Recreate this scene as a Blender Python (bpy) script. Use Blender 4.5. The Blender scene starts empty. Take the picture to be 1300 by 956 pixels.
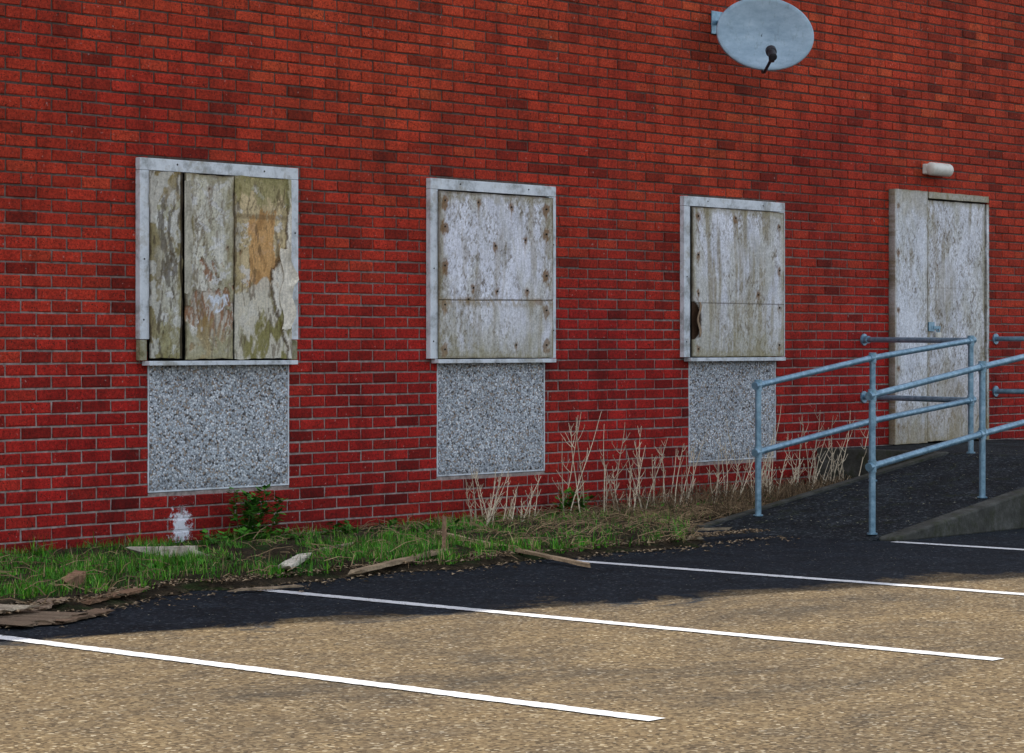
import bpy, math, random
import numpy as np
from mathutils import Vector, Matrix
random.seed(7)
sc = bpy.context.scene
sc.view_settings.view_transform = 'Standard'
sc.view_settings.look = 'None'
sc.view_settings.exposure = 0
COL = sc.collection

# ------------------------------------------------------------ helpers
def new_obj(name, verts, faces, mat=None, parent=None, col=None, smooth=False):
    me = bpy.data.meshes.new(name)
    me.from_pydata([tuple(v) for v in verts], [], [tuple(f) for f in faces])
    me.update()
    if col is not None:
        a = me.color_attributes.new('Col', 'FLOAT_COLOR', 'POINT')
        c = np.ones((len(verts), 4), dtype=np.float32)
        c[:, :3] = np.asarray(col, dtype=np.float32)
        a.data.foreach_set('color', c.ravel())
    if smooth:
        me.polygons.foreach_set('use_smooth', [True]*len(me.polygons))
    if mat: me.materials.append(mat)
    ob = bpy.data.objects.new(name, me)
    COL.objects.link(ob)
    if parent: ob.parent = parent
    return ob

def empty(name):
    e = bpy.data.objects.new(name, None)
    COL.objects.link(e)
    return e

def box_data(x0, x1, y0, y1, z0, z1):
    v = [(x0,y0,z0),(x1,y0,z0),(x1,y1,z0),(x0,y1,z0),(x0,y0,z1),(x1,y0,z1),(x1,y1,z1),(x0,y1,z1)]
    f = [(0,3,2,1),(4,5,6,7),(0,1,5,4),(1,2,6,5),(2,3,7,6),(3,0,4,7)]
    return v, f

def box(name, b, mat, parent=None, bevel=0.003):
    v, f = box_data(*b)
    o = new_obj(name, v, f, mat, parent)
    if bevel:
        m = o.modifiers.new('bev', 'BEVEL'); m.width = bevel; m.segments = 2
    return o

class Acc:
    def __init__(s): s.v=[]; s.f=[]; s.c=[]
    def add(s, v, f, c=None):
        n=len(s.v); s.v += [tuple(p) for p in v]; s.f += [tuple(i+n for i in q) for q in f]
        if c is not None: s.c += [c]*len(v)
    def obj(s, name, mat, parent=None, smooth=False):
        return new_obj(name, s.v, s.f, mat, parent, s.c if s.c else None, smooth)

def tube_data(pts, rad, n=12, cap=True):
    pts=[Vector(p) for p in pts]
    if not hasattr(rad,'__len__'): rad=[rad]*len(pts)
    v=[];f=[]
    prev=None
    for i,p in enumerate(pts):
        if i==0: d=pts[1]-pts[0]
        elif i==len(pts)-1: d=pts[-1]-pts[-2]
        else: d=(pts[i+1]-p).normalized()+(p-pts[i-1]).normalized()
        d.normalize()
        if prev is None:
            a=Vector((0,0,1)) if abs(d.z)<0.9 else Vector((1,0,0))
            s=d.cross(a).normalized()
        else:
            s=(prev-d*prev.dot(d)).normalized()
        prev=s
        t=d.cross(s)
        for k in range(n):
            an=2*math.pi*k/n
            v.append(p+(s*math.cos(an)+t*math.sin(an))*rad[i])
    for i in range(len(pts)-1):
        for k in range(n):
            a=i*n+k; b=i*n+(k+1)%n
            f.append((a,b,b+n,a+n))
    if cap:
        f.append(tuple(range(n-1,-1,-1)))
        m=(len(pts)-1)*n
        f.append(tuple(range(m,m+n)))
    return v,f

_g = np.random.RandomState(3).rand(128,128)
def vn(x, z, sx, sz=None, seed=0, raw=False):
    sz = sx if sz is None else sz
    x=np.asarray(x)*sx+seed*17.3+500; z=np.asarray(z)*sz+seed*9.7+500
    if raw:
        x,z = x+.7*np.sin(z*1.9+seed), z+.7*np.sin(x*1.6+seed*2)
    xi=np.floor(x).astype(int); zi=np.floor(z).astype(int)
    fx=x-xi; fz=z-zi
    fx=fx*fx*(3-2*fx); fz=fz*fz*(3-2*fz)
    g=lambda a,b:_g[a%128,b%128]
    return (g(xi,zi)*(1-fx)+g(xi+1,zi)*fx)*(1-fz)+(g(xi,zi+1)*(1-fx)+g(xi+1,zi+1)*fx)*fz
def fbm(x,z,sx,sz=None,seed=0,o=4):
    sz = sx if sz is None else sz
    r=0;a=.5;t=0
    for i in range(o):
        r=r+a*vn(x,z,sx*2.03**i,sz*2.03**i,seed+i*3,True); t+=a; a*=.55
    return r/t
def sst(x,a,b):
    t=np.clip((x-a)/(b-a),0,1); return t*t*(3-2*t)

# ------------------------------------------------------------ material helpers
class M:
    def __init__(s, name, rough=.85, metal=0, spec=.3):
        s.m=bpy.data.materials.new(name); s.m.use_nodes=True
        s.nt=s.m.node_tree; s.n=s.nt.nodes; s.l=s.nt.links
        s.b=s.n['Principled BSDF']
        s.b.inputs['Roughness'].default_value=rough
        s.b.inputs['Metallic'].default_value=metal
        s.b.inputs['Specular IOR Level'].default_value=spec
        s.tc=s.n.new('ShaderNodeTexCoord')
    def co(s, scale=(1,1,1), loc=(0,0,0)):
        mp=s.n.new('ShaderNodeMapping'); mp.inputs['Scale'].default_value=scale; mp.inputs['Location'].default_value=loc
        s.l.new(s.tc.outputs['Object'], mp.inputs[0]); return mp.outputs[0]
    def noise(s, scale=5, detail=4, rough=.6, co=None, dist=0):
        t=s.n.new('ShaderNodeTexNoise'); t.inputs['Scale'].default_value=scale
        t.inputs['Detail'].default_value=detail; t.inputs['Roughness'].default_value=rough; t.inputs['Distortion'].default_value=dist
        s.l.new(co if co is not None else s.tc.outputs['Object'], t.inputs['Vector']); return t.outputs['Fac']
    def voro(s, scale, co=None, out='Color', feature='F1'):
        t=s.n.new('ShaderNodeTexVoronoi'); t.inputs['Scale'].default_value=scale; t.feature=feature
        s.l.new(co if co is not None else s.tc.outputs['Object'], t.inputs['Vector']); return t.outputs[out]
    def ramp(s, fac, stops, interp='LINEAR'):
        r=s.n.new('ShaderNodeValToRGB'); r.color_ramp.interpolation=interp
        e=r.color_ramp.elements
        while len(e)<len(stops): e.new(.5)
        for i,(p,c) in enumerate(stops):
            e[i].position=p
            e[i].color=(c,c,c,1) if not hasattr(c,'__len__') else (c[0],c[1],c[2],1)
        s.l.new(fac, r.inputs[0]); return r.outputs[0]
    def mix(s, fac, a, b, mode='MIX'):
        m=s.n.new('ShaderNodeMix'); m.data_type='RGBA'; m.blend_type=mode
        for k,v in ((0,fac),(6,a),(7,b)):
            if isinstance(v,(int,float)): m.inputs[k].default_value = v if k==0 else (v,v,v,1)
            elif isinstance(v,(tuple,list)): m.inputs[k].default_value=(v[0],v[1],v[2],1)
            else: s.l.new(v, m.inputs[k])
        return m.outputs[2]
    def math(s, op, a, b=None, clamp=False):
        m=s.n.new('ShaderNodeMath'); m.operation=op; m.use_clamp=clamp
        for k,v in ((0,a),(1,b)):
            if v is None: continue
            if isinstance(v,(int,float)): m.inputs[k].default_value=v
            else: s.l.new(v,m.inputs[k])
        return m.outputs[0]
    def attr(s):
        a=s.n.new('ShaderNodeAttribute'); a.attribute_name='Col'; return a.outputs['Color']
    def sep(s, co=None):
        x=s.n.new('ShaderNodeSeparateXYZ'); s.l.new(co if co is not None else s.tc.outputs['Object'],x.inputs[0]); return x.outputs
    def bump(s, h, strength=.5, dist=.01):
        b=s.n.new('ShaderNodeBump'); b.inputs['Strength'].default_value=strength; b.inputs['Distance'].default_value=dist
        s.l.new(h,b.inputs['Height']); s.l.new(b.outputs[0], s.b.inputs['Normal']); return b
    def color(s, c):
        if isinstance(c,(tuple,list)): s.b.inputs['Base Color'].default_value=(c[0],c[1],c[2],1)
        else: s.l.new(c, s.b.inputs['Base Color'])

# bricks
mb=M('brick_face',.85,spec=.2)
c=mb.attr()
f1=mb.noise(48,4,.75); c=mb.mix(1,c,mb.ramp(f1,[(.30,.42),(.70,1.5)]),'MULTIPLY')
f2=mb.noise(.9,3,.6); c=mb.mix(1,c,mb.ramp(f2,[(.3,.78),(.7,1.12)]),'MULTIPLY')
f3=mb.noise(4,4,.65,co=mb.co((1.3,1,.30))); c=mb.mix(1,c,mb.ramp(f3,[(.33,.62),(.52,1.0),(.7,1.06)]),'MULTIPLY')
pits=mb.ramp(mb.noise(120,1,.5),[(.33,1),(.38,0)]); c=mb.mix(pits,c,(.05,.012,.008))
st=mb.ramp(mb.noise(7,4,.75,co=mb.co((1.6,1,.55))),[(.665,0),(.75,1)])
c=mb.mix(mb.math('MULTIPLY',st,.40),c,(.42,.34,.30))
sp=mb.ramp(mb.noise(32,2,.6),[(.68,0),(.73,1)]); c=mb.mix(mb.math('MULTIPLY',sp,.5),c,(.50,.37,.32))
def splash(m,c):
    co=m.co((1,0,.6),(-10.43,0,-.16*.6))
    vl=m.n.new('ShaderNodeVectorMath'); vl.operation='LENGTH'; m.l.new(co,vl.inputs[0])
    d=m.math('ADD',vl.outputs['Value'],m.math('MULTIPLY',m.math('SUBTRACT',m.noise(24,4,.75),.5),.32))
    k=m.ramp(d,[(.04,1),(.085,0)])
    return m.mix(k,c,(.8,.8,.84))
c=splash(mb,c)
mb.color(c)
mb.bump(mb.noise(110,3,.7),.7,.005)
MB=mb.m
mm=M('mortar',.95,spec=.1)
z=mm.sep()[2]
low=mm.ramp(mm.math('ADD',mm.math('DIVIDE',z,4),mm.math('MULTIPLY',mm.math('SUBTRACT',mm.noise(.8),.5),.7)),[(.15,1),(.65,0)])
c=mm.mix(low,(.095,.07,.058),(.32,.265,.24))
c=mm.mix(1,c,mm.ramp(mm.noise(22,4,.7),[(.3,.5),(.7,1.5)]),'MULTIPLY')
c=splash(mm,c)
mm.color(c); mm.bump(mm.noise(180,2),.5,.003)
MM=mm.m
mo=M('brick_side',.9,spec=.2)
bt=mo.n.new('ShaderNodeTexBrick')
cx=mo.n.new('ShaderNodeCombineXYZ'); s_=mo.sep()
mo.l.new(mo.math('ADD',s_[0],s_[1]),cx.inputs[0]); mo.l.new(mo.math('ADD',s_[2],.01),cx.inputs[1])
mo.l.new(cx.outputs[0],bt.inputs['Vector'])
bt.inputs['Scale'].default_value=1; bt.inputs['Brick Width'].default_value=.225; bt.inputs['Row Height'].default_value=.075; bt.inputs['Mortar Size'].default_value=.005
bt.inputs['Color1'].default_value=(.46,.045,.017,1); bt.inputs['Color2'].default_value=(.33,.025,.014,1); bt.inputs['Mortar'].default_value=(.12,.09,.08,1)
mo.color(bt.outputs[0]); MO=mo.m

mp_=M('weathered_plywood',.85,spec=.2)
c=mp_.attr()
gr=mp_.noise(6,5,.7,co=mp_.co((12,1,1.3)))
c=mp_.mix(1,c,mp_.ramp(gr,[(.3,.80),(.65,1.10)]),'MULTIPLY')
c=mp_.mix(1,c,mp_.ramp(mp_.noise(70,4,.7),[(.3,.68),(.65,1.15)]),'MULTIPLY')
mp_.color(c); mp_.bump(mp_.mix(.5,gr,mp_.noise(60,3)),.7,.007); MP=mp_.m
mw=M('weathered_white_timber',.7,spec=.3)
c=mw.ramp(mw.noise(9,5,.7),[(.32,(.34,.36,.36)),(.5,(.66,.70,.73)),(.7,(.78,.82,.85))])
dk=mw.ramp(mw.noise(5,5,.75),[(.54,0),(.68,1)]); c=mw.mix(mw.math('MULTIPLY',dk,.6),c,(.30,.26,.17))
mw.color(c); mw.bump(mw.noise(50,3),.4,.004); MW=mw.m
pd=M('pebbledash',.9,spec=.2)
v=pd.voro(84); vs=pd.n.new('ShaderNodeSeparateColor'); pd.l.new(v,vs.inputs[0])
c=pd.ramp(vs.outputs[0],[(0,(.11,.10,.095)),(.08,(.40,.32,.25)),(.20,(.36,.39,.42)),(.42,(.56,.60,.64)),(.66,(.45,.45,.44)),(.74,(.70,.74,.78)),(.90,(.90,.91,.92))],'CONSTANT')
c=pd.mix(1,c,pd.ramp(pd.noise(3,4),[(.3,.84),(.7,1.10)]),'MULTIPLY')
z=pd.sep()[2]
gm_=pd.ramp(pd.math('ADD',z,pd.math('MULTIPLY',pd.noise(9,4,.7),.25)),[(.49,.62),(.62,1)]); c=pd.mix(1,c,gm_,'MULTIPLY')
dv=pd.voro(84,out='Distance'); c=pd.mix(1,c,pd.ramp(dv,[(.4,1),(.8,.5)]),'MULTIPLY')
pd.color(c); pd.bump(pd.ramp(dv,[(0,1),(.7,0)]),.6,.006); PD=pd.m
dg=M('dark_void',.95); dg.color((.02,.018,.015)); DG=dg.m
# tarmac
ta=M('tarmac',.92,spec=.12)
xyz=ta.sep()
bd=ta.math('ADD',ta.math('ADD',xyz[1],3.12),ta.math('MULTIPLY',ta.math('SUBTRACT',xyz[0],6.8),.263))  # follows the edge of the building's cast shadow
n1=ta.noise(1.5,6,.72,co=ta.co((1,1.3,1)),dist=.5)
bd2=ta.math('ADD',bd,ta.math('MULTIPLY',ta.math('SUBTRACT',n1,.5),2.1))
damp_shade=ta.ramp(ta.math('ADD',bd2,.5),[(.36,0),(.46,.35),(.60,1)])  # building's shade painted into the tarmac colour, together with dampness
v=ta.voro(74); vs=ta.n.new('ShaderNodeSeparateColor'); ta.l.new(v,vs.inputs[0])
dry_sunlit=ta.ramp(vs.outputs[0],[(0,(.05,.034,.017)),(.25,(.105,.072,.037)),(.6,(.160,.113,.060)),(.92,(.21,.158,.088)),(1,(.40,.34,.24))])
pt=ta.ramp(ta.noise(.9,7,.78,co=ta.co((.8,1.4,1)),dist=.6),[(.36,(.46,.49,.58)),(.47,(.82,.82,.84)),(.58,(1.06,1.04,.99)),(.70,(1.2,1.15,1.02))])
dry_sunlit=ta.mix(1,dry_sunlit,pt,'MULTIPLY')
dry_sunlit=ta.mix(1,dry_sunlit,ta.ramp(ta.noise(24,4,.75),[(.3,.78),(.7,1.18)]),'MULTIPLY')
wet_shaded=ta.ramp(vs.outputs[1],[(0,(.003,.005,.007)),(.7,(.008,.011,.015)),(.95,(.018,.023,.029)),(1,(.06,.065,.07))])
wet_shaded=ta.mix(1,wet_shaded,ta.ramp(ta.noise(3,5,.75),[(.3,.6),(.7,1.9)]),'MULTIPLY')
ta.color(ta.mix(damp_shade,dry_sunlit,wet_shaded))  # sunlit and shaded tarmac tones, split at the painted shadow edge
ta.bump(ta.mix(.5,ta.voro(74,out='Distance'),ta.noise(60,3)),.65,.007); TA=ta.m
rs=M('ramp_tarmac',.9,spec=.15)
v=rs.voro(65); vs=rs.n.new('ShaderNodeSeparateColor'); rs.l.new(v,vs.inputs[0])
c=rs.ramp(vs.outputs[1],[(0,(.005,.007,.008)),(.8,(.012,.016,.019)),(1,(.06,.065,.07))])
c=rs.mix(1,c,rs.ramp(rs.noise(3,5,.7),[(.35,.6),(.65,1.8)]),'MULTIPLY')
ms=rs.ramp(rs.noise(5,5,.7),[(.55,0),(.68,1)]); c=rs.mix(rs.math('MULTIPLY',ms,.6),c,(.022,.028,.009))
rs.color(c); rs.bump(rs.noise(70,4),.8,.008); RS=rs.m
cn=M('mossy_concrete',.9,spec=.2)
c=cn.ramp(cn.noise(6,6,.7),[(.3,(.03,.03,.025)),(.5,(.065,.065,.055)),(.7,(.12,.12,.108))])
ms=cn.ramp(cn.noise(9,5,.7),[(.5,0),(.65,1)]); c=cn.mix(cn.math('MULTIPLY',ms,.6),c,(.03,.036,.01))
cn.color(c); cn.bump(cn.noise(40,5),.6,.008); CN=cn.m
lp=M('road_paint',.7,spec=.3)
w=lp.ramp(lp.noise(60,5,.75),[(.33,(.14,.12,.10)),(.45,(.76,.76,.76))])
w=lp.mix(1,w,lp.ramp(lp.noise(2.5,6,.7),[(.3,.65),(.6,1)]),'MULTIPLY')
lp.color(w); lp.bump(lp.noise(90,3),.5,.006); LP=lp.m
so=M('verge_soil',.95,spec=.1)
c=so.ramp(so.noise(14,7,.75),[(.3,(.010,.008,.006)),(.5,(.032,.024,.014)),(.62,(.07,.05,.03)),(.75,(.18,.13,.08))])
gg=so.ramp(so.noise(3,5,.7),[(.5,0),(.62,1)]); c=so.mix(so.math('MULTIPLY',gg,.6),c,(.02,.05,.010))
so.color(c); so.bump(so.noise(45,5),.9,.02); SO=so.m
gm=M('ground_grass',.95,spec=.1)
gm.color(gm.ramp(gm.noise(.4,8,.7),[(.3,(.03,.05,.015)),(.7,(.07,.09,.03))])); GM=gm.m
lf=M('foliage',.6,spec=.25); lf.color(lf.attr()); LF=lf.m
sw=M('dry_stalks',.8,spec=.2); sw.color(sw.mix(1,sw.attr(),sw.ramp(sw.noise(60,3),[(.3,.7),(.7,1.2)]),'MULTIPLY')); SW=sw.m
gv=M('galvanised_steel',.36,metal=.35,spec=.6)
c=gv.ramp(gv.noise(22,5,.7),[(.3,(.10,.20,.27)),(.55,(.22,.37,.47)),(.8,(.42,.56,.65))])
ru=gv.ramp(gv.noise(8,5,.75),[(.62,0),(.70,1)]); c=gv.mix(gv.math('MULTIPLY',ru,.65),c,(.12,.10,.08))
gv.color(c); gv.bump(gv.noise(80,3),.3,.002); GV=gv.m
dm=M('dish_paint',.5,spec=.4)
c=dm.ramp(dm.noise(5,5,.65,co=dm.co((1,1,2))),[(.3,(.22,.32,.40)),(.6,(.36,.48,.57)),(.8,(.48,.58,.65))])
dd=dm.ramp(dm.noise(22,5,.75,co=dm.co((1.5,1.5,.6))),[(.55,0),(.70,1)]); c=dm.mix(dm.math('MULTIPLY',dd,.5),c,(.15,.20,.20))
dm.color(c); DM=dm.m
bk=M('black_plastic',.5); bk.color(bk.ramp(bk.noise(20),[(.3,(.015,.015,.017)),(.7,(.035,.035,.04))])); BK=bk.m
cr=M('cream_plastic',.5,spec=.4); cr.color(cr.ramp(cr.noise(12,5),[(.3,(.55,.52,.44)),(.6,(.74,.72,.64))])); CR=cr.m
rf=M('roof_sheet',.7); rf.color(rf.ramp(rf.noise(3,5),[(.3,(.12,.12,.13)),(.7,(.2,.2,.2))])); RF=rf.m

# ------------------------------------------------------------ ground, car park
S=400
new_obj('ground',[(-S,-S,0),(S,-S,0),(S,S,0),(-S,S,0)],[(0,1,2,3)],GM)
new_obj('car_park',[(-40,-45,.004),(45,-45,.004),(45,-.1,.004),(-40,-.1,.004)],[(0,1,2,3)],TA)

def parking_line(X,y0,y1,w=.095):
    n=160; v=[];f=[]
    for i in range(n+1):
        y=y0+(y1-y0)*i/n
        j=.005
        v+=[(X-w/2+random.uniform(-j,j),y,.008),(X+w/2+random.uniform(-j,j),y,.008)]
    for i in range(n): f.append((2*i,2*i+1,2*i+3,2*i+2))
    new_obj('parking_line',v,f,LP)
for X,a,b in ((9.11,-2.19,-6.64),(11.58,-2.05,-6.64),(14.10,-2.85,-6.64),(6.86,-2.5,-6.64),(4.4,-2.2,-6.64),(2.0,-2.2,-6.64),(16.6,-2.95,-6.64),(19.0,-2.95,-6.64)):
    parking_line(X,b,a)

# ------------------------------------------------------------ building
B=empty('brick_building')
def H(x):
    if x<8: return 4.1
    if x<22: return 4.1+.385*(x-8)
    return max(4.1,4.1+.385*(36-x))
OPEN=[(10.16,11.355,.385,2.43),(12.747,13.89,.385,2.43),(15.58,16.73,.385,2.43),(18.44,19.97,-.1,2.62)]
XL,XR=-8,36
FX0,FX1=2,29
bx=Acc()
nr=random.Random(5)
z0=-.01
_px,_pz=np.meshgrid(np.arange(0,32,.2),np.arange(0,9,.2)); PATCH=fbm(_px,_pz,.7,.9,seed=4)
def brickcol(x,z):
    r=nr.random()
    patch=PATCH[max(0,int(z/.2)),int(x/.2)]
    up=min(1,max(0,(z-.8)/2.8+ (patch-.5)*1.1))
    a=(.39,.0165,.0120); b=(.51,.056,.020)
    k=.82+.30*nr.random()
    if r<.06: k*=.54
    elif r<.17: k*=.75
    t=(1,1,1)
    if r>.93: t=(1.08,1.4,1.25)
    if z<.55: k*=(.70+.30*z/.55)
    return tuple((a[i]*(1-up)+b[i]*up)*k*t[i] for i in range(3))
for row in range(0,94):
    zb=z0+row*.075+.0055; zt=zb+.064
    zm=(zb+zt)/2
    cuts=[(o[0],o[1]) for o in OPEN if o[2]<zm<o[3]]
    x=FX0-(0.1125 if row%2 else 0)
    while x<FX1:
        a=x+.0055; b=x+.2195
        x+=.225
        if zt>H((a+b)/2)-.03 : continue
        segs=[(a,b)]
        for c0,c1 in cuts:
            ns=[]
            for s0,s1 in segs:
                if s1<=c0 or s0>=c1: ns.append((s0,s1)); continue
                if s0<c0-.02: ns.append((s0,c0))
                if s1>c1+.02: ns.append((c1,s1))
            segs=ns
        for s0,s1 in segs:
            if s1-s0<.02: continue
            j=lambda:nr.uniform(-.0025,.0025)
            yo=nr.uniform(-.0025,.0025); q=.005
            v=[(s0+q+j(),yo+j(),zb+q+j()),(s1-q+j(),yo+j(),zb+q+j()),(s1-q+j(),yo+j(),zt-q+j()),(s0+q+j(),yo+j(),zt-q+j())]
            o=[(s0+j(),yo+.005,zb+j()),(s1+j(),yo+.005,zb+j()),(s1+j(),yo+.005,zt+j()),(s0+j(),yo+.005,zt+j())]
            k=[(p[0],.05,p[2]) for p in o]
            f=[(0,1,2,3),(4,5,1,0),(5,6,2,1),(6,7,3,2),(7,4,0,3),(8,9,5,4),(9,10,6,5),(10,11,7,6),(11,8,4,7)]
            bx.add(v+o+k,f,brickcol((s0+s1)/2,zm))
bx.obj('brick_facing',MB,B)
mt=Acc()
brk=sorted(set([FX0,8,22,FX1]+[o[0] for o in OPEN]+[o[1] for o in OPEN]))
for a,b in zip(brk[:-1],brk[1:]):
    op=[o for o in OPEN if o[0]<=a+1e-6 and o[1]>=b-1e-6]
    Ha=H(a+1e-6) if a>=8 else 4.1; Hb=H(b-1e-6)
    lo=0 if not op else op[0][3]
    y=.0075
    mt.add([(a,y,lo),(b,y,lo),(b,y,Hb),(a,y,Ha)],[(0,1,2,3)])
    if op and op[0][2]>0:
        mt.add([(a,y,0),(b,y,0),(b,y,op[0][2]),(a,y,op[0][2])],[(0,1,2,3)])
mt.obj('mortar_bed',MM,B)
body=Acc(); D=14
prof=[(XL,0),(XL,4.1),(8,4.1),(22,H(21.9999)),(XR,4.1),(XR,0)]
body.add([(XL,.001,0),(XL,D,0),(XL,D,4.1),(XL,.001,4.1)],[(0,3,2,1)])
body.add([(XR,.001,0),(XR,D,0),(XR,D,4.1),(XR,.001,4.1)],[(0,1,2,3)])
body.add([(p[0],D,p[1]) for p in prof],[tuple(range(6))])
body.add([(XL,0,0),(FX0-.115,0,0),(FX0-.115,0,4.1),(XL,0,4.1)],[(0,1,2,3)])
body.add([(FX1+.11,0,0),(XR,0,0),(XR,0,4.1),(FX1+.11,0,H(FX1+.11))],[(0,1,2,3)])
zz=z0+94*.075
body.add([(8+(zz-4.1)/.385,-.001,zz),(36-(zz-4.1)/.385,-.001,zz),(22,-.001,H(21.999))],[(0,1,2)])
body.obj('outer_walls',MO,B)
for i,o in enumerate(OPEN):
    new_obj('opening_back',[(o[0]-.05,.12,o[2]-.05),(o[1]+.05,.12,o[2]-.05),(o[1]+.05,.12,o[3]+.05),(o[0]-.05,.12,o[3]+.05)],[(0,1,2,3)],DG,B)
def slab(name,p,q,th=.14,y0=-.08,y1=14.2):
    v=[(p[0],y0,p[1]),(q[0],y0,q[1]),(q[0],y0,q[1]+th),(p[0],y0,p[1]+th)]
    v+=[(a,y1,c) for a,b,c in v]
    new_obj(name,v,[(0,1,2,3),(7,6,5,4),(0,4,5,1),(1,5,6,2),(2,6,7,3),(3,7,4,0)],RF,B)
slab('flat_roof',(XL-.2,4.105),(7.98,4.105)); slab('roof_slope',(8.0,4.105),(22,9.495)); slab('roof_slope',(22.003,9.495),(XR+.2,4.03))

for i in range(3):
    o=OPEN[i]
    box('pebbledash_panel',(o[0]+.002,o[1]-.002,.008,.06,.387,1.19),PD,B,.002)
    a=Acc()
    w=.010
    x0,x1=o[0]+.003,o[1]-.003
    for b_ in ((x0,x0+w,.003,.007,.388,1.17),(x1-w,x1,.003,.007,.388,1.17),(x0+w,x1-w,.003,.007,.388,.388+w)):
        a.add(*box_data(*b_))
    a.obj('panel_trim',MW,B)

# boarded windows -------------------------------------------------
def sheet(name,x0,x1,z0,z1,y,paint,parent,th=.012,res=.007,warp=.004,edge=.004,seed=0):
    nx=max(4,int((x1-x0)/res)); nz=max(4,int((z1-z0)/res))
    u,w=np.meshgrid(np.linspace(0,1,nx+1),np.linspace(0,1,nz+1))
    X=x0+(x1-x0)*u; Z=z0+(z1-z0)*w
    X=X+np.where(u<.5,1,-1)*(np.abs(u-.5)*2)**12*edge*fbm(Z,Z*0+seed,9,1,seed)*2
    Z=Z+np.where(w<.5,1,-1)*(np.abs(w-.5)*2)**12*edge*fbm(X,X*0+seed,9,1,seed+2)*2
    Y=y-warp*2*(vn(X,Z,2.2,1.6,seed)-.3)
    col=paint(X,Z,u,w)
    Y=Y+col[...,3]
    cv=col[...,:3].reshape(-1,3)
    V=np.stack([X,Y,Z],-1).reshape(-1,3)
    n=(nx+1)*(nz+1)
    idx=np.arange(n).reshape(nz+1,nx+1)
    F=np.stack([idx[:-1,:-1],idx[:-1,1:],idx[1:,1:],idx[1:,:-1]],-1).reshape(-1,4).tolist()
    rim=list(idx[0,:])+list(idx[1:,-1])+list(idx[-1,-2::-1])+list(idx[-2:0:-1,0])
    bv=V[rim].copy(); bv[:,1]=y+th
    m=len(rim)
    V=np.concatenate([V,bv]); cv=np.concatenate([cv,cv[rim]*.5])
    for i in range(m):
        j=(i+1)%m
        F.append((rim[j],rim[i],n+i,n+j))
    return new_obj(name,V.tolist(),F,MP,parent,cv)

def lerp(c,k,d):
    k=np.clip(k,0,1)[...,None]; return c*(1-k)+np.array(d)*k
def base_paint(X,Z,u,w,base,seed,mold=1.,nails=(),streak=1.,edge=1.,flake=.5):
    c=np.ones(X.shape+(3,))*np.array(base)
    c=c*(.76+.42*fbm(X,Z,4,3,seed,5))[...,None]
    g=fbm(X,Z,5,2.2,seed+21,5)
    c=lerp(c,sst(g,.46,.68)*.60*mold,(.42,.38,.20))
    s=fbm(X,Z,16,1.3,seed+1,5)
    c=lerp(c,sst(s,.50,.70)*.50*streak*sst(fbm(X,Z,3,2,seed+2),.35,.6),(.32,.26,.15))
    sp=fbm(X,Z,34,20,seed+5,4); rg=fbm(X,Z,3.0,2.4,seed+7)
    c=lerp(c,sst(sp,.53,.64)*sst(rg,.38,.60)*.75*mold,(.24,.18,.09))
    s2=fbm(X,Z,70,40,seed+6,3); c=lerp(c,sst(s2,.60,.68)*.7*sst(rg,.2,.6),(.14,.10,.05))
    fl=fbm(X,Z,12,15,seed+15,5); fk=sst(fl,.59,.60)
    c=lerp(c,fk*flake,(.82,.82,.83)); ed=sst(fl,.578,.586)-sst(fl,.59,.60); c=lerp(c,ed*.8*flake,(.18,.14,.08))
    e=np.minimum(np.minimum(u,1-u)*(X.max()-X.min()),np.minimum(w,1-w)*(Z.max()-Z.min()))
    en=fbm(X,Z,14,9,seed+9)
    c=lerp(c,sst((.13*en-.005)*edge-e,-.015,.03)*.75*mold,(.29,.24,.10))
    c=lerp(c,sst(.018*edge-e*1.0+.03*(en-.5),0,.012)*.6,(.12,.08,.04))
    bot=sst(.22-(Z-Z.min())+.35*(en-.5),-.02,.12)
    c=lerp(c,bot*.45*mold,(.32,.29,.13))
    for (nx,nz,r) in nails:
        d=np.hypot(X-nx,(Z-nz)*np.where(Z<nz,.62,1.0)); nn=fbm(X,Z,40,30,seed+11,3)
        c=lerp(c,sst(r*(.1+1.9*nn)-d,-.010,.016)*.85,(.23,.12,.045))
        c=lerp(c,sst(.006-d,-.002,.003),(.03,.02,.015))
        st_=np.exp(-((X-nx)/(.007))**2)*sst(nz-Z,0,.02)*sst(.18-(nz-Z),0,.15)
        c=lerp(c,st_*.5,(.26,.16,.07))
    return c
def pack(c,dy=None):
    if dy is None: dy=np.zeros(c.shape[:2])
    return np.concatenate([c,dy[...,None]],-1)

def nailheads(pts,y,parent):
    a=Acc()
    for x,z in pts:
        n=8; v=[(x+.006*math.cos(2*math.pi*k/n),y,z+.006*math.sin(2*math.pi*k/n)) for k in range(n)]
        v+=[(p[0],y+.012,p[2]) for p in v]
        a.add(v,[tuple(range(n))]+[(k,k+n,(k+1)%n+n,(k+1)%n) for k in range(n)])
    a.obj('nail_heads',DG,parent)

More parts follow.
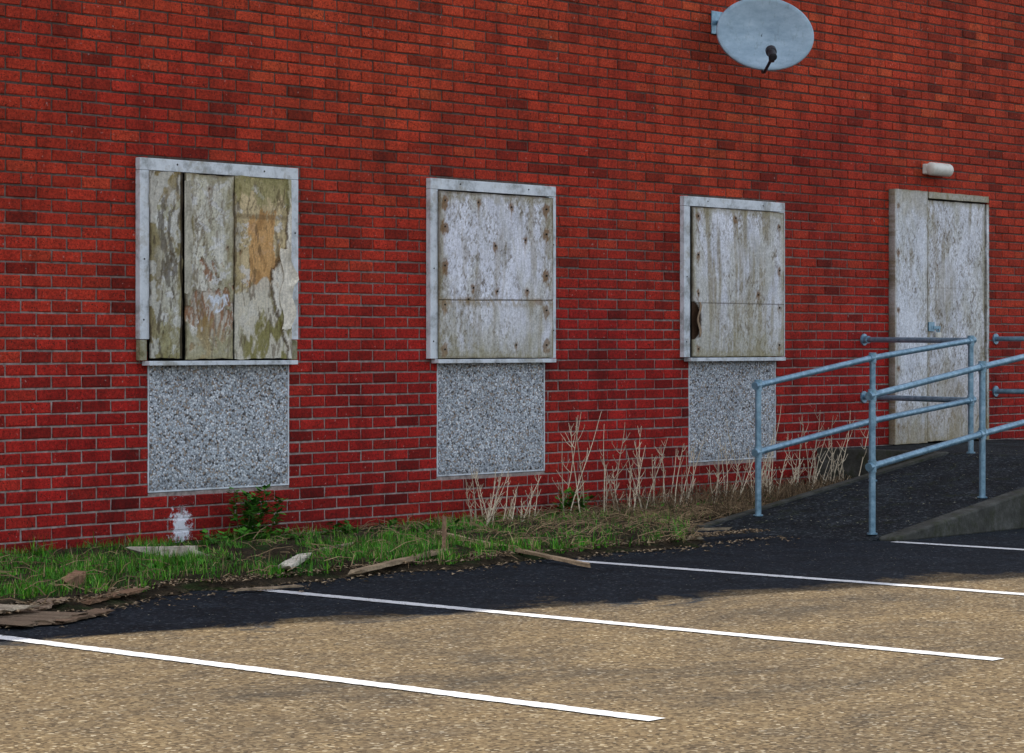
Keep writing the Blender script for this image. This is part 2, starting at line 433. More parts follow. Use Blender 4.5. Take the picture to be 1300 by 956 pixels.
ml=M('mouldy_timber',.9); ml.color(ml.ramp(ml.noise(18,6,.7),[(.3,(.10,.09,.04)),(.5,(.28,.25,.14)),(.7,(.45,.43,.34))])); MOLDY=ml.m
def frame(parent,x0,x1,z0,z1,step=0):
    t=.075; y0,y1=-.045,-.002
    box('frame_head',(x0,x1,y0,y1,z1-t,z1),MW,parent)
    box('frame_jamb',(x0,x0+t,y0,y1,z0+step,z1-t-.002),MW,parent)
    box('frame_jamb',(x1-t,x1,y0,y1,z0+step,z1-t-.002),MW,parent)
    if step:
        box('frame_packer',(x0+.004,x0+.06,-.04,-.002,z0,z0+step-.003),MOLDY,parent)
        box('frame_packer',(x1-.06,x1-.004,-.04,-.002,z0,z0+step-.003),MOLDY,parent)
    nailheads([(x0+.03,z0+step+.12),(x0+.035,(z0+z1)/2),(x1-.03,z0+step+.2),(x1-.03,(z0+z1)/2+.2),(x0+.3,z1-.03),(x1-.3,z1-.035)],-.047,parent)
    box('window_sill',(x0+.05,x1-.03,-.075,-.003,z0-.032,z0-.004),MW,parent)
W1=empty('boarded_window'); W1.parent=B
frame(W1,10.06,11.39,1.205,2.45,.13)
def pA(X,Z,u,w):
    c=base_paint(X,Z,u,w,(.62,.60,.50),1,1.2)
    n=fbm(X,Z,9,6,34,5)
    c=lerp(c,sst(fbm(X,Z,14,3,31),.48,.62)*.6,(.27,.22,.12))
    c=lerp(c,sst(.16-abs(Z-2.32)+(n-.5)*.5,0,.03)*.6,(.28,.20,.09))
    c=lerp(c,sst(n,.54,.57)*.55,(.72,.72,.68))
    c=lerp(c,sst(fbm(X,Z,26,6,37,4),.60,.64)*.7,(.09,.065,.04))
    k=sst(.010+.012*vn(Z,Z*0,9)-abs(X-(10.37+.03*vn(Z,Z*0,5))),-.004,.005); c=lerp(c,k*.9,(.03,.02,.012))
    return pack(c,k*.006)
def pB(X,Z,u,w):
    c=base_paint(X,Z,u,w,(.76,.73,.63),2,.8,[(10.45,1.9,.016),(10.76,1.92,.016),(10.6,2.28,.014)],1.6)
    n=fbm(X,Z,10,7,41,5)
    d=np.hypot((X-10.64)/.20,(Z-1.50)/.21)
    k=sst(1.05-d+(n-.5)*3.2,0,.12); c=lerp(c,k*.9,(.32,.16,.08))
    k2=k*sst(fbm(X,Z,40,10,43,5),.46,.56); c=lerp(c,k2*.85,(.62,.57,.48))
    d=np.hypot((X-10.70)/.09,(Z-1.57)/.055); c=lerp(c,sst(1-d+(n-.5)*2.6,0,.2)*sst(fbm(X,Z,50,24,45),.36,.5),(.76,.80,.86))
    d=np.hypot((X-10.56)/.07,(Z-1.32)/.2); c=lerp(c,sst(1-d+(n-.5)*3,0,.3)*.85,(.34,.22,.08))
    c=lerp(c,sst(.004-abs(Z-2.05+.4*(n-.5)),-.004,.003)*.4,(.2,.17,.12))
    c=lerp(c,sst(1.45-Z+(n-.5)*.3,0,.1)*.45,(.50,.45,.28))
    c=lerp(c,sst(fbm(X,Z,30,5,47,4),.60,.66)*.5,(.18,.13,.08))
    return pack(c,k*.006)
def pC(X,Z,u,w):
    c=base_paint(X,Z,u,w,(.72,.57,.33),3,.6,[(10.87,2.3,.014),(10.87,1.9,.014),(11.1,1.95,.014)],.9)
    n=fbm(X,Z,7,5,51,5); n2_=fbm(X,Z,20,8,57,5)
    d=np.maximum(abs(X-11.06)/.12,abs(Z-1.90)/.24); k=sst(1-d+(n2_-.5)*1.1,0,.06); c=lerp(c,k*.85,(.66,.36,.13))
    c=lerp(c,k*sst(n2_,.50,.60)*.5,(.30,.15,.05))
    c=lerp(c,sst(1.72-Z+(n-.5)*.4,0,.04)*.8,(.70,.66,.55))
    c=lerp(c,sst(2.14-Z,0,.01)*sst(Z-2.10,0,.01)*.5,(.15,.10,.05))
    ed=11.31-.04-.15*sst(2.0-Z,0,.3)*sst(Z-1.5,-.3,.3)+(n2_-.5)*.09
    t=sst(X-ed,0,.006); c=lerp(c,t*.95,(.82,.77,.66)); c=lerp(c,t*sst(n2_,.52,.6)*.4,(.50,.38,.22))
    l=sst(.008-abs(X-ed),-.003,.003); c=lerp(c,l*.8,(.08,.045,.02))
    g=sst(.50-np.hypot((X-11.18)*1.2,(Z-1.22)),0,.2)*sst(fbm(X,Z,16,8,53,5),.42,.56)
    c=lerp(c,g*.85,(.22,.19,.03))
    c=lerp(c,sst(.11-abs(Z-2.33)+(n2_-.5)*.35,0,.03)*.65,(.28,.26,.10))
    c=lerp(c,sst(fbm(X,Z,30,7,49,4),.62,.66)*.6,(.12,.08,.04))
    return pack(c,-t*.010)
sheet('plywood_sheet',10.12,10.400,1.205,2.385,-.060,pA,W1,seed=1,warp=.010,edge=.012)
sheet('plywood_sheet',10.405,10.812,1.205,2.375,-.064,pB,W1,seed=2,warp=.008,edge=.008)
sheet('plywood_sheet',10.815,11.315,1.205,2.38,-.060,pC,W1,seed=3,warp=.008,edge=.008)
def flap(name,pts,col,parent,curl=.03):
    v=[];f=[];n=5
    for (x,z,w,y) in pts:
        for k in range(n+1):
            t=k/n
            v.append((x+w*t,y-abs(curl)*t*t*(1+.3*math.sin(z*30)),z+.004*math.sin(40*t)))
    for i in range(len(pts)-1):
        for k in range(n):
            a=i*(n+1)+k; f.append((a,a+1,a+n+2,a+n+1))
    cc=[np.array(col)*(.8+.4*random.random()) for _ in v]
    o=new_obj(name,v,f,MP,parent,cc); m=o.modifiers.new('s','SOLIDIFY'); m.thickness=.003
flap('peeled_veneer',[(10.398,1.62+i*.05,.018+.022*math.sin(min(1,i/14)*3.14)*(.6+.8*random.random()),-.070) for i in range(15)],(.50,.47,.38),W1,.03)
flap('peeled_veneer',[(11.215+.02*math.sin(i*.9),1.40+i*.04,.05+.05*math.sin(i/13*3.14)*(.5+random.random()*.7),-.077) for i in range(14)],(.78,.72,.60),W1,.035)

W2=empty('boarded_window'); W2.parent=B
frame(W2,12.635,13.955,1.205,2.45)
n2=[(12.76,z) for z in (1.27,1.58,1.85,2.12,2.3)]+[(13.05,1.7),(13.3,1.68),(13.28,2.0),(13.62,1.69),(13.6,2.05)]+[(13.83,z) for z in (1.3,1.55,1.8,2.1,2.28)]+[(13.0,1.62),(13.5,1.3),(13.1,2.3),(13.45,2.28)]
def p2(X,Z,u,w):
    c=base_paint(X,Z,u,w,(.82,.83,.90),6,.62,[(a,b,.036 if a<12.8 or a>13.8 else .024) for a,b in n2],flake=.2)
    s=sst(.005-abs(Z-1.612-.01*(X-13)),-.002,.003); c=lerp(c,s*.85,(.10,.08,.05))
    c=lerp(c,sst(.03-abs(Z-1.60),-.02,.02)*sst(fbm(X,Z,20,9,61),.4,.6)*.6,(.33,.24,.12))
    c=lerp(c,sst(1.60-Z,0,.01)*.18,(.5,.47,.36))
    k=sst(.035-np.hypot((X-13.75)*.5,Z-1.61),0,.02); c=lerp(c,k*.6,(.25,.14,.06))
    return pack(c,s*.006)
sheet('plywood_sheet',12.70,13.91,1.205,2.368,-.060,p2,W2,seed=6)
nailheads(n2,-.068,W2)
W3=empty('boarded_window'); W3.parent=B
frame(W3,15.465,16.79,1.205,2.45)
n3=[(15.62,z) for z in (1.27,1.7,2.0,2.3)]+[(16.69,z) for z in (1.3,1.6,1.9,2.25)]+[(16.1,2.3),(16.4,1.7)]
def p3(X,Z,u,w):
    c=base_paint(X,Z,u,w,(.80,.81,.86),8,.65,[(a,b,.026) for a,b in n3],1.4,flake=.25,edge=.8)
    s=sst(.005-abs(Z-1.628),-.002,.003); c=lerp(c,s*.8,(.10,.08,.05))
    c=lerp(c,sst(1.62-Z,0,.01)*.2,(.48,.43,.30))
    n=fbm(X,Z,12,8,71)
    tz=np.clip((Z-1.34)/(1.64-1.34),0,1)
    wdt=.11*np.sin(tz*math.pi)**.6*(.7+.6*n)
    t=sst(15.565+wdt-X,0,.006)*((Z>1.34)&(Z<1.64)); c=lerp(c,t,(.055,.028,.014))
    return pack(c,t*.008)
sheet('plywood_sheet',15.55,16.76,1.205,2.372,-.060,p3,W3,seed=8)
nailheads(n3,-.068,W3)
flap('peeled_veneer',[(15.64+.02*math.sin(i),1.36+i*.03,-.05-.02*math.sin(i/9*3.14),-.064) for i in range(10)],(.34,.24,.15),W3,.035)

# door -----------------------------------------------------------
DR=empty('boarded_door'); DR.parent=B
def pd1(X,Z,u,w):
    c=base_paint(X,Z,u,w,(.78,.80,.84),10,.5,[(18.42,z,.024) for z in (.6,1.1,1.6,2.1,2.5)],1.3,edge=.4,flake=.3)
    c=lerp(c,sst(.03-(X-18.36)+.07*fbm(X,Z,4,1,81),0,.05)*.4,(.30,.22,.11))
    c=lerp(c,sst(.35-(Z-.44)+.5*(fbm(X,Z,6,6,83)-.5),0,.3)*.6,(.36,.28,.16))
    c=lerp(c,sst(.25-(2.64-Z)+.4*(fbm(X,Z,6,6,84)-.5),0,.2)*.5,(.36,.30,.17))
    return pack(c)
def pd2(X,Z,u,w):
    c=base_paint(X,Z,u,w,(.80,.81,.85),12,.6,[(19.06,z,.014) for z in (.9,1.44,2.0)],1.1,edge=.6,flake=.25)
    c=lerp(c,sst(.8-(Z-.44)+.8*(fbm(X,Z,6,2,85)-.5),0,.9)*.5,(.42,.33,.20))
    c=lerp(c,sst(.004-abs(Z-1.80),-.003,.003)*.4,(.2,.16,.1))
    return pack(c)
sheet('side_board',18.36,18.880,.445,2.64,-.062,pd1,DR,seed=10,th=.06)
sheet('head_board',18.892,19.90,2.575,2.64,-.062,pd1,DR,seed=11,th=.06)
sheet('side_board',19.853,19.90,.445,2.568,-.062,pd1,DR,seed=12,th=.06)
sheet('door_leaf',18.897,19.848,.455,2.568,-.048,pd2,DR,seed=13,th=.05)
a=Acc()
a.add(*box_data(18.90,18.99,-.064,-.052,1.42,1.50))
a.add(*box_data(18.97,19.08,-.070,-.058,1.44,1.465))
a.obj('hasp',GV,DR)
v,f=tube_data([(19.01,-.07,1.45),(19.01,-.075,1.42),(19.03,-.075,1.405),(19.05,-.075,1.42),(19.05,-.07,1.45)],.005,8)
new_obj('padlock_shackle',v,f,GV,DR)
box('padlock_body',(19.0,19.06,-.09,-.062,1.35,1.41),CR,DR,.006)

# bulkhead light ---------------------------------------------------
BL=empty('wall_light')
L=.17;r=.058
pts=[(19.05-L+.035*(1-math.cos(i/6*math.pi/2)),-.075,2.835) for i in range(7)]
rad=[max(.01,r*math.sin(i/6*math.pi/2)) for i in range(7)]
pts+= [(2*19.05-p[0],p[1],p[2]) for p in pts[::-1]]; rad+=rad[::-1]
v,f=tube_data(pts,rad,24); new_obj('diffuser',v,f,CR,BL,smooth=True)
box('base_plate',(19.05-.165,19.05+.165,-.05,-.003,2.79,2.88),CR,BL,.01)

# satellite dish ---------------------------------------------------
SD=empty('satellite_dish')
C=Vector((15.94,-.47,3.71)); n=Vector((-.66,-.72,.17)).normalized()
rt=n.cross(Vector((0,0,1))).normalized()*-1
if rt.x<0: rt=-rt
up=rt.cross(n); 
if up.z<0: up=-up
ro=math.radians(-5); rt,up=(rt*math.cos(ro)+up*math.sin(ro)),(up*math.cos(ro)-rt*math.sin(ro))
a_,b_=.375,.285
V=[];F=[];nr_=12;ns=56
V.append(C-n*.06)
for i in range(1,nr_+1):
    q=i/nr_
    for k in range(ns):
        an=2*math.pi*k/ns
        V.append(C+rt*a_*q*math.cos(an)+up*b_*q*math.sin(an)-n*.06*(1-q*q))
for k in range(ns): V.append(C+rt*(a_+.007)*math.cos(an:=2*math.pi*k/ns)+up*(b_+.007)*math.sin(an)-n*.006)
for k in range(ns): V.append(C+rt*(a_+.006)*math.cos(an:=2*math.pi*k/ns)+up*(b_+.006)*math.sin(an)-n*.022)
for k in range(ns): F.append((0,1+k,1+(k+1)%ns))
for i in range(nr_+1):
    for k in range(ns):
        a=1+i*ns+k;b=1+i*ns+(k+1)%ns
        F.append((a,a+ns,b+ns,b))
o=new_obj('reflector',V,F,DM,SD,smooth=True); m=o.modifiers.new('s','SOLIDIFY'); m.thickness=.003; m.offset=0
lnb=C-up*.245+n*.27+rt*.01
v,f=tube_data([C-up*.15-n*.09,C-up*.305-n*.03,C-up*.325+n*.05,lnb-up*.035],.012,10); new_obj('feed_arm',v,f,BK,SD,smooth=True)
dirl=(C-lnb).normalized()
v,f=tube_data([lnb-dirl*.06,lnb-dirl*.055,lnb+dirl*.02,lnb+dirl*.03,lnb+dirl*.07],[.02,.032,.032,.042,.042],16); new_obj('lnb',v,f,BK,SD)
v,f=tube_data([lnb-up*.06,lnb+up*.02],[.022,.028],10); new_obj('lnb_bracket',v,f,BK,SD)
box('wall_plate',(15.86,16.0,-.012,-.002,3.74,3.92),GV,SD,.002)
v,f=tube_data([(15.93,-.005,3.83),(15.93,-.20,3.83),(15.95,-.26,3.80),(15.97,-.32,3.68)],.02,12); new_obj('mast',v,f,GV,SD,smooth=True)
bc=C-n*.085
v,f=tube_data([Vector((15.97,-.32,3.70)),bc],.035,10); new_obj('back_bracket',v,f,BK,SD)

# ------------------------------------------------------------ ramp
RP=empty('access_ramp')
xr0,xr1=14.05,17.35; zl=.44; slope=(zl-.01)/(xr1-xr0)
def rz(x): return .01+slope*(min(max(x,xr0),xr1)-xr0)
v=[(xr0,-1.25,.005),(xr0,-2.70,.005),(xr1,-2.70,zl),(xr1,-1.25,zl),(xr1,-2.70,0),(xr1,-1.25,0)]
new_obj('ramp_surface',v,[(0,1,2,3),(0,3,5),(1,4,2)],RS,RP)
v,f=box_data(xr1+.001,20.3,-2.70,-.002,0,zl); new_obj('landing',v,f,RS,RP)
box('landing_edge',(xr1-.06,xr1-.001,-1.24,-.004,0,zl+.012),CN,RP,.01)
v=[(xr0+.1,-2.70,0),(xr0+.1,-2.84,0),(xr1,-2.84,0),(xr1,-2.70,0),(xr0+.1,-2.70,.03),(xr0+.1,-2.84,.03),(xr1,-2.84,zl+.03),(xr1,-2.70,zl+.03)]
v=[(a,b-.001,c) for a,b,c in v]
o=new_obj('kerb',v,[(0,1,2,3),(4,7,6,5),(1,5,6,2),(0,4,5,1),(3,2,6,7),(0,3,7,4)],CN,RP); m=o.modifiers.new('b','BEVEL'); m.width=.012; m.segments=2
box('kerb',(xr1+.002,20.32,-2.841,-2.701,0,zl+.03),CN,RP,.012)
v=[(xr0+.1,-1.18,0),(xr0+.1,-1.249,0),(xr1-.061,-1.249,0),(xr1-.061,-1.18,0),(xr0+.1,-1.18,.03),(xr0+.1,-1.249,.03),(xr1-.061,-1.249,rz(xr1-.06)+.02),(xr1-.061,-1.18,rz(xr1-.06)+.02)]
new_obj('kerb',v,[(0,1,2,3),(4,7,6,5),(1,5,6,2),(0,4,5,1),(3,2,6,7),(0,3,7,4)],CN,RP)

# ------------------------------------------------------------ handrail
HR=empty('metal_handrail')
P=Acc();T=Acc();J=Acc()
rr=.023
def post(x,y,z0,z1): P.add(*tube_data([(x,y,z0),(x,y,z1)],rr,14)); J.add(*tube_data([(x,y,z0),(x,y,z0+.010)],.036,16))
def rail(*p): T.add(*tube_data(p,rr,14))
def joint(x,y,z,d=(1,0,0)):
    J.add(*tube_data([(x,y,z-.040),(x,y,z+.040)],.0285,14))
    D_=Vector(d).normalized(); p=Vector((x,y,z)); J.add(*tube_data([p-D_*.043,p+D_*.043],.0285,14))
y1_,y2_=-1.37,-2.59
h=.93
X1=[14.62,16.07,17.46]
for x in X1: post(x,y1_,rz(x),rz(x)+h if x<17.4 else 1.335)
def zt1(x): return rz(x)+h if x<17.4 else 1.335
for dz in (0,-.475):
    pts=[(x,y1_,zt1(x)+dz) for x in X1]
    rail(*pts)
    for p in pts: joint(*p,d=(1,0,slope))
rail((17.46,y1_,1.335),(17.98,-.01,1.345)); rail((17.46,y1_,.86),(17.98,-.01,.86))
J.add(*tube_data([(17.98,-.002,1.345),(17.98,-.014,1.345)],.05,16)); J.add(*tube_data([(17.98,-.002,.86),(17.98,-.014,.86)],.05,16))
J.add(*tube_data([(17.955,-.07,1.345),(17.98,-.01,1.345)],.032,14))
X2=[14.24,15.63,17.40]
def zt2(x): return rz(x)+(.93 if x<17 else .915)
for x in X2: post(x,y2_,rz(x),zt2(x))
for x in (18.75,20.1): post(x,y2_,zl,1.355)
post(20.1,-1.37,zl,1.355)
for dz in (0,-.475):
    pts=[(x,y2_,zt2(x)+dz) for x in X2]+[(18.75,y2_,1.355+dz),(20.1,y2_,1.355+dz),(20.1,-1.37,1.355+dz),(20.1,-.01,1.355+dz)]
    for a,b in zip(pts[:-1],pts[1:]): rail(a,b)
    for p in pts[:3]: joint(*p,d=(1,0,slope))
    for p in pts[3:5]: joint(*p)
    joint(*pts[5],d=(0,1,0))
    J.add(*tube_data([(20.1,-.002,1.355+dz),(20.1,-.014,1.355+dz)],.05,16))
P.obj('posts',GV,HR,True);T.obj('rails',GV,HR,True);J.obj('clamp_fittings',GV,HR)
for o in (HR.children):
    m=o.modifiers.new('e','EDGE_SPLIT'); m.split_angle=math.radians(40)

# ------------------------------------------------------------ verge
def edge_v(x):
    e=-2.05-.45*sst(9.0-x,0,2.2)+.80*sst(x,13.0,14.0)
    return e+.26*(fbm(x,x*0,2.5,1,91)-.5)+.20*(fbm(x,x*0+3,11,1,92)-.5)
EV=edge_v(np.linspace(-8,18,5201)).tolist()
def edge(x): return EV[min(5200,max(0,int((x+8)*200)))]
nx=520;ny=44;xa,xb=-8,17.28
gx=np.linspace(xa,xb,nx+1); ge=edge_v(gx); ge=np.where(gx>14.0,np.maximum(ge,-1.17),ge)
T_,X_=np.meshgrid(np.linspace(0,1,ny+1),gx); Y_=-.001+ge[:,None]*T_
Hh=.012+.05*np.minimum(1,(1-T_)*7)*(.3+vn(X_,Y_,3,3,95))+.03*vn(X_,Y_,14,14,96)*np.minimum(1,(1-T_)*10)
Hh[:,-1]=.0065
F=[]
for i in range(nx):
    for j in range(ny):
        a=i*(ny+1)+j; F.append((a,a+1,a+ny+2,a+ny+1))
new_obj('grass_verge',np.stack([X_,Y_,Hh],-1).reshape(-1,3).tolist(),F,SO)
g=Acc(); gr_=random.Random(3)
def blade(x,y,z,h,w,lean,az,col):
    dx,dy=math.cos(az),math.sin(az); px,py=-dy*w,dx*w
    m=(x+dx*lean*.35,y+dy*lean*.35,z+h*.6); t=(x+dx*lean,y+dy*lean,z+h)
    g.add([(x-px,y-py,z),(x+px,y+py,z),(m[0]+px*.7,m[1]+py*.7,m[2]),(m[0]-px*.7,m[1]-py*.7,m[2]),t],[(0,1,2,3),(3,2,4)],col)
RG=np.random.RandomState(21); N=420000
bxs=RG.uniform(5,17.2,N); be=edge_v(bxs); be=np.where(bxs>=14,np.maximum(be,-1.1),be); be=np.where(bxs<9,np.maximum(be,-2.12),be)
bys=-.02+(be*.96+.02)*RG.rand(N)
d=fbm(bxs,bys,1.9,2.6,101,3); d2=vn(bxs,bys,9,9,103,True); lush=sst(12.8-bxs,-3.0,3.0)
pr=(.07+.9*lush)*sst(d,.34,.54)*(.10+1.2*d2*d2)+.012
pr=np.where((bxs>11.3)&(bxs<14.2)&(bys>-1.6)&(bys<-.8),np.maximum(pr,.6*d2*d2),pr)
ok=np.nonzero(RG.rand(N)<pr)[0][:40000]
for i in ok:
    x=float(bxs[i]);y=float(bys[i]);dd_=float(d[i]);q2=float(d2[i]);lu=float(lush[i])
    h=gr_.uniform(.03,.09)*(.5+1.1*dd_)*(1.0+.6*(gr_.random()<.06)); 
    dead=gr_.random()<(.10+.25*(1-lu))
    k=gr_.uniform(.6,1.4)*(.40+1.0*q2)
    col=(.34*k,.25*k,.12*k) if dead else (.045*k,.21*k*(.8+.3*gr_.random()),.010*k)
    if not dead and gr_.random()<.30: col=(.13*k,.31*k,.02*k)
    blade(x,y,.03,h,gr_.uniform(.002,.004),gr_.uniform(.01,.07),gr_.uniform(0,6.28),col)
g.obj('grass',LF)
s=Acc()
for i in range(7500):
    x=gr_.uniform(7,17.2); ee=edge(x) if x<14 else -1.1
    y=gr_.uniform(ee*1.0,-.03)
    if gr_.random()>.14+.9*min(1,max(0,(x-11)/3)): continue
    az=gr_.uniform(0,6.28); l=gr_.uniform(.05,.28); zz=gr_.uniform(.03,.10)
    k=gr_.uniform(.15,1.2)
    p0=Vector((x,y,zz)); p1=p0+Vector((math.cos(az)*l,math.sin(az)*l*.6,gr_.uniform(-.03,.07)))
    if p1.y>-.01: p1.y=-.01
    s.add(*tube_data([p0,(p0+p1)/2+Vector((0,0,.015)),p1],[.003,.0025,.0015],3,False),(.36*k,.24*k,.13*k))
for i in range(2000):
    x=gr_.choice((gr_.uniform(14.2,17.2),gr_.uniform(15.6,17.25))); y=gr_.uniform(-1.1,-.05); l=gr_.uniform(.08,.26); az=gr_.uniform(0,6.28)
    k=gr_.uniform(.2,.9)
    p0=Vector((x,y,.03)); p1=p0+Vector((math.cos(az)*l*.5,math.sin(az)*l*.3,l*.85)); p2_=p1+Vector((math.cos(az)*l*.4,math.sin(az)*.1*l,-l*.2))
    if max(p1.y,p2_.y)>-.01: continue
    s.add(*tube_data([p0,p1,p2_],[.003,.0022,.0012],3,False),(.30*k,.20*k,.11*k))
s.obj('dead_grass',SW)

def weeds(xs,name='dead_weeds'):
    w=Acc()
    for (x,y,hh,spread) in xs:
        p=Vector((x,y,.02)); d=Vector((gr_.uniform(-.5,.5)*spread,gr_.uniform(-.22,.05),1)).normalized()
        k=gr_.uniform(.7,1.15); col=(.76*k,.64*k,.46*k)
        pts=[p.copy()]; n=9
        for i in range(n):
            d=(d+Vector((gr_.uniform(-.10,.10),gr_.uniform(-.05,.05),.02))).normalized()
            p=p+d*hh/n
            if p.y>-.02: p.y=-.02
            pts.append(p.copy())
        w.add(*tube_data(pts,[.0050*(1-.65*i/n) for i in range(n+1)],5,False),col)
        for i in range(2,n):
            for _ in range(gr_.choice((0,0,1,1,2))):
                az=gr_.uniform(0,6.28); l=hh*gr_.uniform(.10,.28)*(1-.4*i/n)
                e0=pts[i]; e2=e0+Vector((math.cos(az)*l*.7,math.sin(az)*l*.5,l*.75)); e1=(e0+e2)/2+Vector((0,0,-.01))
                if e2.y>-.015: e2.y=-.015
                w.add(*tube_data([e0,e1,e2],[.0026,.002,.0014],4,False),col)
                if gr_.random()<.5:
                    e3=e1+Vector((gr_.uniform(-.05,.05),-.02,gr_.uniform(.03,.08))); w.add(*tube_data([e1,e3],[.0018,.0012],3,False),col)
                if gr_.random()<.35:
                    w.add(*tube_data([e2,e2+Vector((0,0,.008)),e2+Vector((0,0,.016))],[.002,.006,.002],4,True),(.40*k,.30*k,.20*k))
    w.obj(name,SW)
def cl(x0,x1,n,h0,h1,sp=1): return [(gr_.uniform(x0,x1),gr_.uniform(-.45,-.08),gr_.uniform(h0,h1),sp) for _ in range(n)]
weeds(cl(12.75,13.4,18,.2,.5)); weeds(cl(13.75,14.1,6,.55,.85,.6)); weeds(cl(14.3,15.2,20,.3,.75)); weeds(cl(15.2,16.2,18,.25,.6)); weeds(cl(16.1,17.2,26,.35,.85)); weeds([(20.5+gr_.uniform(0,.6),-.2,gr_.uniform(.7,1.0),1) for _ in range(8)])

def leafy(cx,cy,h,wd,n,name='leafy_weed'):
    q=Acc()
    for st_ in range(9):
        bx_=cx+gr_.uniform(-wd,wd)*.5; by=cy+gr_.uniform(-.06,.06)
        tp=Vector((bx_+gr_.uniform(-wd,wd)*.5,by-.03,h*gr_.uniform(.6,1)))
        q.add(*tube_data([(bx_,by,.02),tp],[.004,.002],5,False),(.06,.10,.02))
        for i in range(n//9):
            t=gr_.random()**.8; p=Vector((bx_,by,.02)).lerp(tp,t)
            az=gr_.uniform(0,6.28); l=gr_.uniform(.03,.07); el=gr_.uniform(-.3,.7)
            d=Vector((math.cos(az)*math.cos(el),math.sin(az)*math.cos(el),math.sin(el)))
            sd=d.cross(Vector((0,0,1))).normalized()*l*.36
            b=p+d*.02
            if (b+d*l).y>-.01: continue
            k=gr_.uniform(.5,1.6)
            q.add([b,b+d*l*.4+sd,b+d*l,b+d*l*.4-sd],[(0,1,2),(0,2,3)],(.045*k,.16*k,.012*k))
    q.obj(name,LF)
leafy(10.88,-.14,.42,.22,720); leafy(13.93,-.2,.26,.2,300); leafy(10.7,-.3,.16,.6,260); leafy(8.3,-.4,.12,.5,160); leafy(11.4,-.4,.17,.5,300); leafy(14.7,-.5,.14,.5,200); leafy(15.8,-.4,.12,.4,160); leafy(12.2,-.6,.12,.5,200); leafy(9.4,-1.3,.09,.5,200)

# ------------------------------------------------------------ debris
def plank(name,p0,p1,w,th,col,jag=.02,sd=0):
    rg=random.Random(sd); p0=Vector(p0);p1=Vector(p1); d=(p1-p0).normalized(); s_=Vector((-d.y,d.x,0)).normalized()*w/2; n=14
    V=[];F=[];C_=[]
    for i in range(n+1):
        t=i/n; p=p0.lerp(p1,t)
        for sg,zz in ((-1,0),(1,0),(1,th),(-1,th)):
            jj=s_*sg*(1+rg.uniform(-1,1)*jag*4)
            e=d*(rg.uniform(-jag,jag)*2 if i in (0,n) else 0)
            V.append(p+jj+e+Vector((0,0,zz+rg.uniform(-.002,.002)))); k=rg.uniform(.65,1.3); C_.append((col[0]*k,col[1]*k,col[2]*k))
    for i in range(n):
        for k in range(4):
            a=i*4+k;b=i*4+(k+1)%4; F.append((a,b,b+4,a+4))
    F+= [(3,2,1,0),(n*4,n*4+1,n*4+2,n*4+3)]
    return new_obj(name,V,F,MP,None,C_)
plank('broken_timber',(9.63,-.62,.06),(9.80,-.90,.07),.05,.06,(.62,.55,.44),.06,sd=1)
plank('broken_timber',(9.50,-1.93,.07),(9.95,-1.62,.09),.07,.025,(.68,.62,.50),.03,sd=2)
plank('broken_timber',(9.96,-2.04,.03),(10.9,-1.78,.07),.05,.02,(.36,.26,.16),.04,sd=3)
plank('broken_timber',(11.72,-1.02,.09),(11.25,-2.66,.012),.035,.02,(.42,.30,.18),.04,sd=4)
plank('broken_timber',(10.93,-1.78,.03),(10.98,-1.74,.24),.025,.02,(.25,.15,.09),sd=5)
plank('plywood_scrap',(7.05,-2.60,.012),(7.55,-2.42,.02),.34,.015,(.20,.14,.09),.05,sd=6)
plank('plywood_scrap',(6.9,-2.35,.03),(7.4,-2.30,.06),.22,.012,(.38,.31,.22),.06,sd=7)
plank('plywood_scrap',(7.3,-2.72,.012),(7.78,-2.50,.014),.10,.012,(.20,.13,.08),.06,sd=8)
plank('plywood_scrap',(7.9,-2.22,.03),(8.35,-2.08,.05),.09,.012,(.24,.14,.08),.06,sd=9)
plank('plywood_scrap',(7.5,-2.3,.03),(7.8,-2.12,.05),.12,.010,(.26,.18,.12),.07,sd=19)
plank('broken_timber',(8.18,-1.76,.05),(8.26,-1.74,.07),.07,.07,(.30,.17,.10),.06,sd=10)
plank('broken_timber',(12.1,-1.85,.04),(13.2,-1.95,.03),.03,.015,(.36,.28,.18),sd=12)
plank('broken_timber',(12.6,-1.3,.06),(13.9,-1.65,.04),.025,.015,(.30,.23,.15),sd=13)
plank('broken_timber',(10.4,-1.2,.07),(10.9,-1.05,.08),.03,.015,(.40,.32,.22),sd=14)
plank('broken_timber',(8.9,-2.2,.015),(9.3,-2.28,.015),.03,.012,(.30,.22,.14),sd=15)
q=Acc()
def chip(x,y,z,s_,col):
    az=gr_.uniform(0,6.28); c_,d_=math.cos(az)*s_,math.sin(az)*s_
    q.add([(x-c_,y-d_,z),(x+d_*.5,y-c_*.5,z+.3*s_),(x+c_,y+d_,z+.1*s_),(x-d_*.5,y+c_*.5,z+.4*s_)],[(0,1,2,3)],col)
for i in range(4200):
    x=gr_.uniform(6,17); e=edge(min(x,13.0)); y=e-abs(gr_.gauss(0,.20))+.22
    if x>13.9 and y<-1.2 : continue
    k=gr_.uniform(.2,1.2); chip(x,y,.012 if y<e else .05,gr_.uniform(.006,.026),(.34*k,.24*k,.14*k))
for i in range(620):
    x=gr_.uniform(14.2,19.9); y=gr_.uniform(-2.66,-1.3); k=gr_.uniform(.4,1.2)
    chip(x,y,rz(x)+.006,gr_.uniform(.005,.015),(.25*k,.24*k,.16*k))
for i in range(1200):
    x=gr_.uniform(6,17); y=-2.8+gr_.gauss(0,.7)
    k=gr_.uniform(.3,1.1); 
    if y>-2.9 and x>13.9: continue
    chip(x,y,.010,gr_.uniform(.003,.008),(.22*k,.20*k,.15*k))
q.obj('leaf_litter',LF)

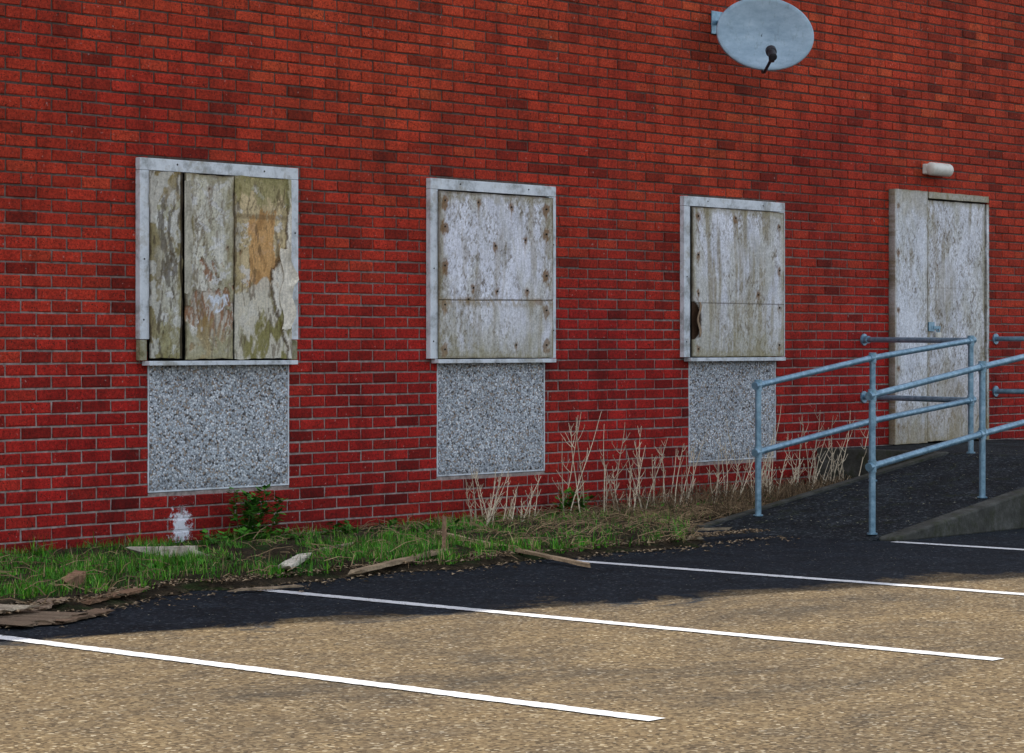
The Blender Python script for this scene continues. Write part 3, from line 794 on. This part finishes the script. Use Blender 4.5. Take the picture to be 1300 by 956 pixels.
# ------------------------------------------------------------ light
tosun=Vector((.565,.62,1.0)).normalized()
sl=bpy.data.lights.new('sun','SUN'); sl.energy=4.8; sl.angle=math.radians(.5); sl.color=(1,.93,.82)
so_=bpy.data.objects.new('sun',sl); COL.objects.link(so_); so_.rotation_euler=(-tosun).to_track_quat('-Z','Y').to_euler(); so_.location=(10,20,25)
w=bpy.data.worlds.new('World'); sc.world=w; w.use_nodes=True
nt=w.node_tree; bg=nt.nodes['Background']; bg.inputs[1].default_value=.15
sk=nt.nodes.new('ShaderNodeTexSky'); sk.sky_type='NISHITA'; sk.sun_disc=False
sk.sun_elevation=math.asin(tosun.z); sk.sun_rotation=math.atan2(tosun.x,tosun.y)
sk.air_density=1.0; sk.dust_density=2.0; sk.ozone_density=1.0
tc=nt.nodes.new('ShaderNodeTexCoord'); mpn=nt.nodes.new('ShaderNodeMapping'); mpn.inputs['Scale'].default_value=(1,1,2.2)
nz=nt.nodes.new('ShaderNodeTexNoise'); nz.inputs['Scale'].default_value=2.2; nz.inputs['Detail'].default_value=6; nz.inputs['Roughness'].default_value=.6
rp=nt.nodes.new('ShaderNodeValToRGB'); rp.color_ramp.elements[0].position=.40; rp.color_ramp.elements[1].position=.58
mx=nt.nodes.new('ShaderNodeMix'); mx.data_type='RGBA'
nt.links.new(tc.outputs['Generated'],mpn.inputs[0]); nt.links.new(mpn.outputs[0],nz.inputs['Vector']); nt.links.new(nz.outputs['Fac'],rp.inputs[0]); nt.links.new(rp.outputs[0],mx.inputs[0])
nt.links.new(sk.outputs[0],mx.inputs[6]); mx.inputs[7].default_value=(8.8,9.5,10.7,1)  # unseen bright clouds added to the sky to lift the shaded wall
nt.links.new(mx.outputs[2],bg.inputs[0])
# ------------------------------------------------------------ camera
cd=bpy.data.cameras.new('camera'); cd.sensor_width=36; cd.lens=89.25; cd.shift_y=-.0308; cd.clip_end=1500; cd.clip_start=.1
co=bpy.data.objects.new('camera',cd); COL.objects.link(co)
co.location=(0,-12.11,1.3); co.rotation_euler=(math.radians(90),0,math.radians(-48.16))
sc.camera=co
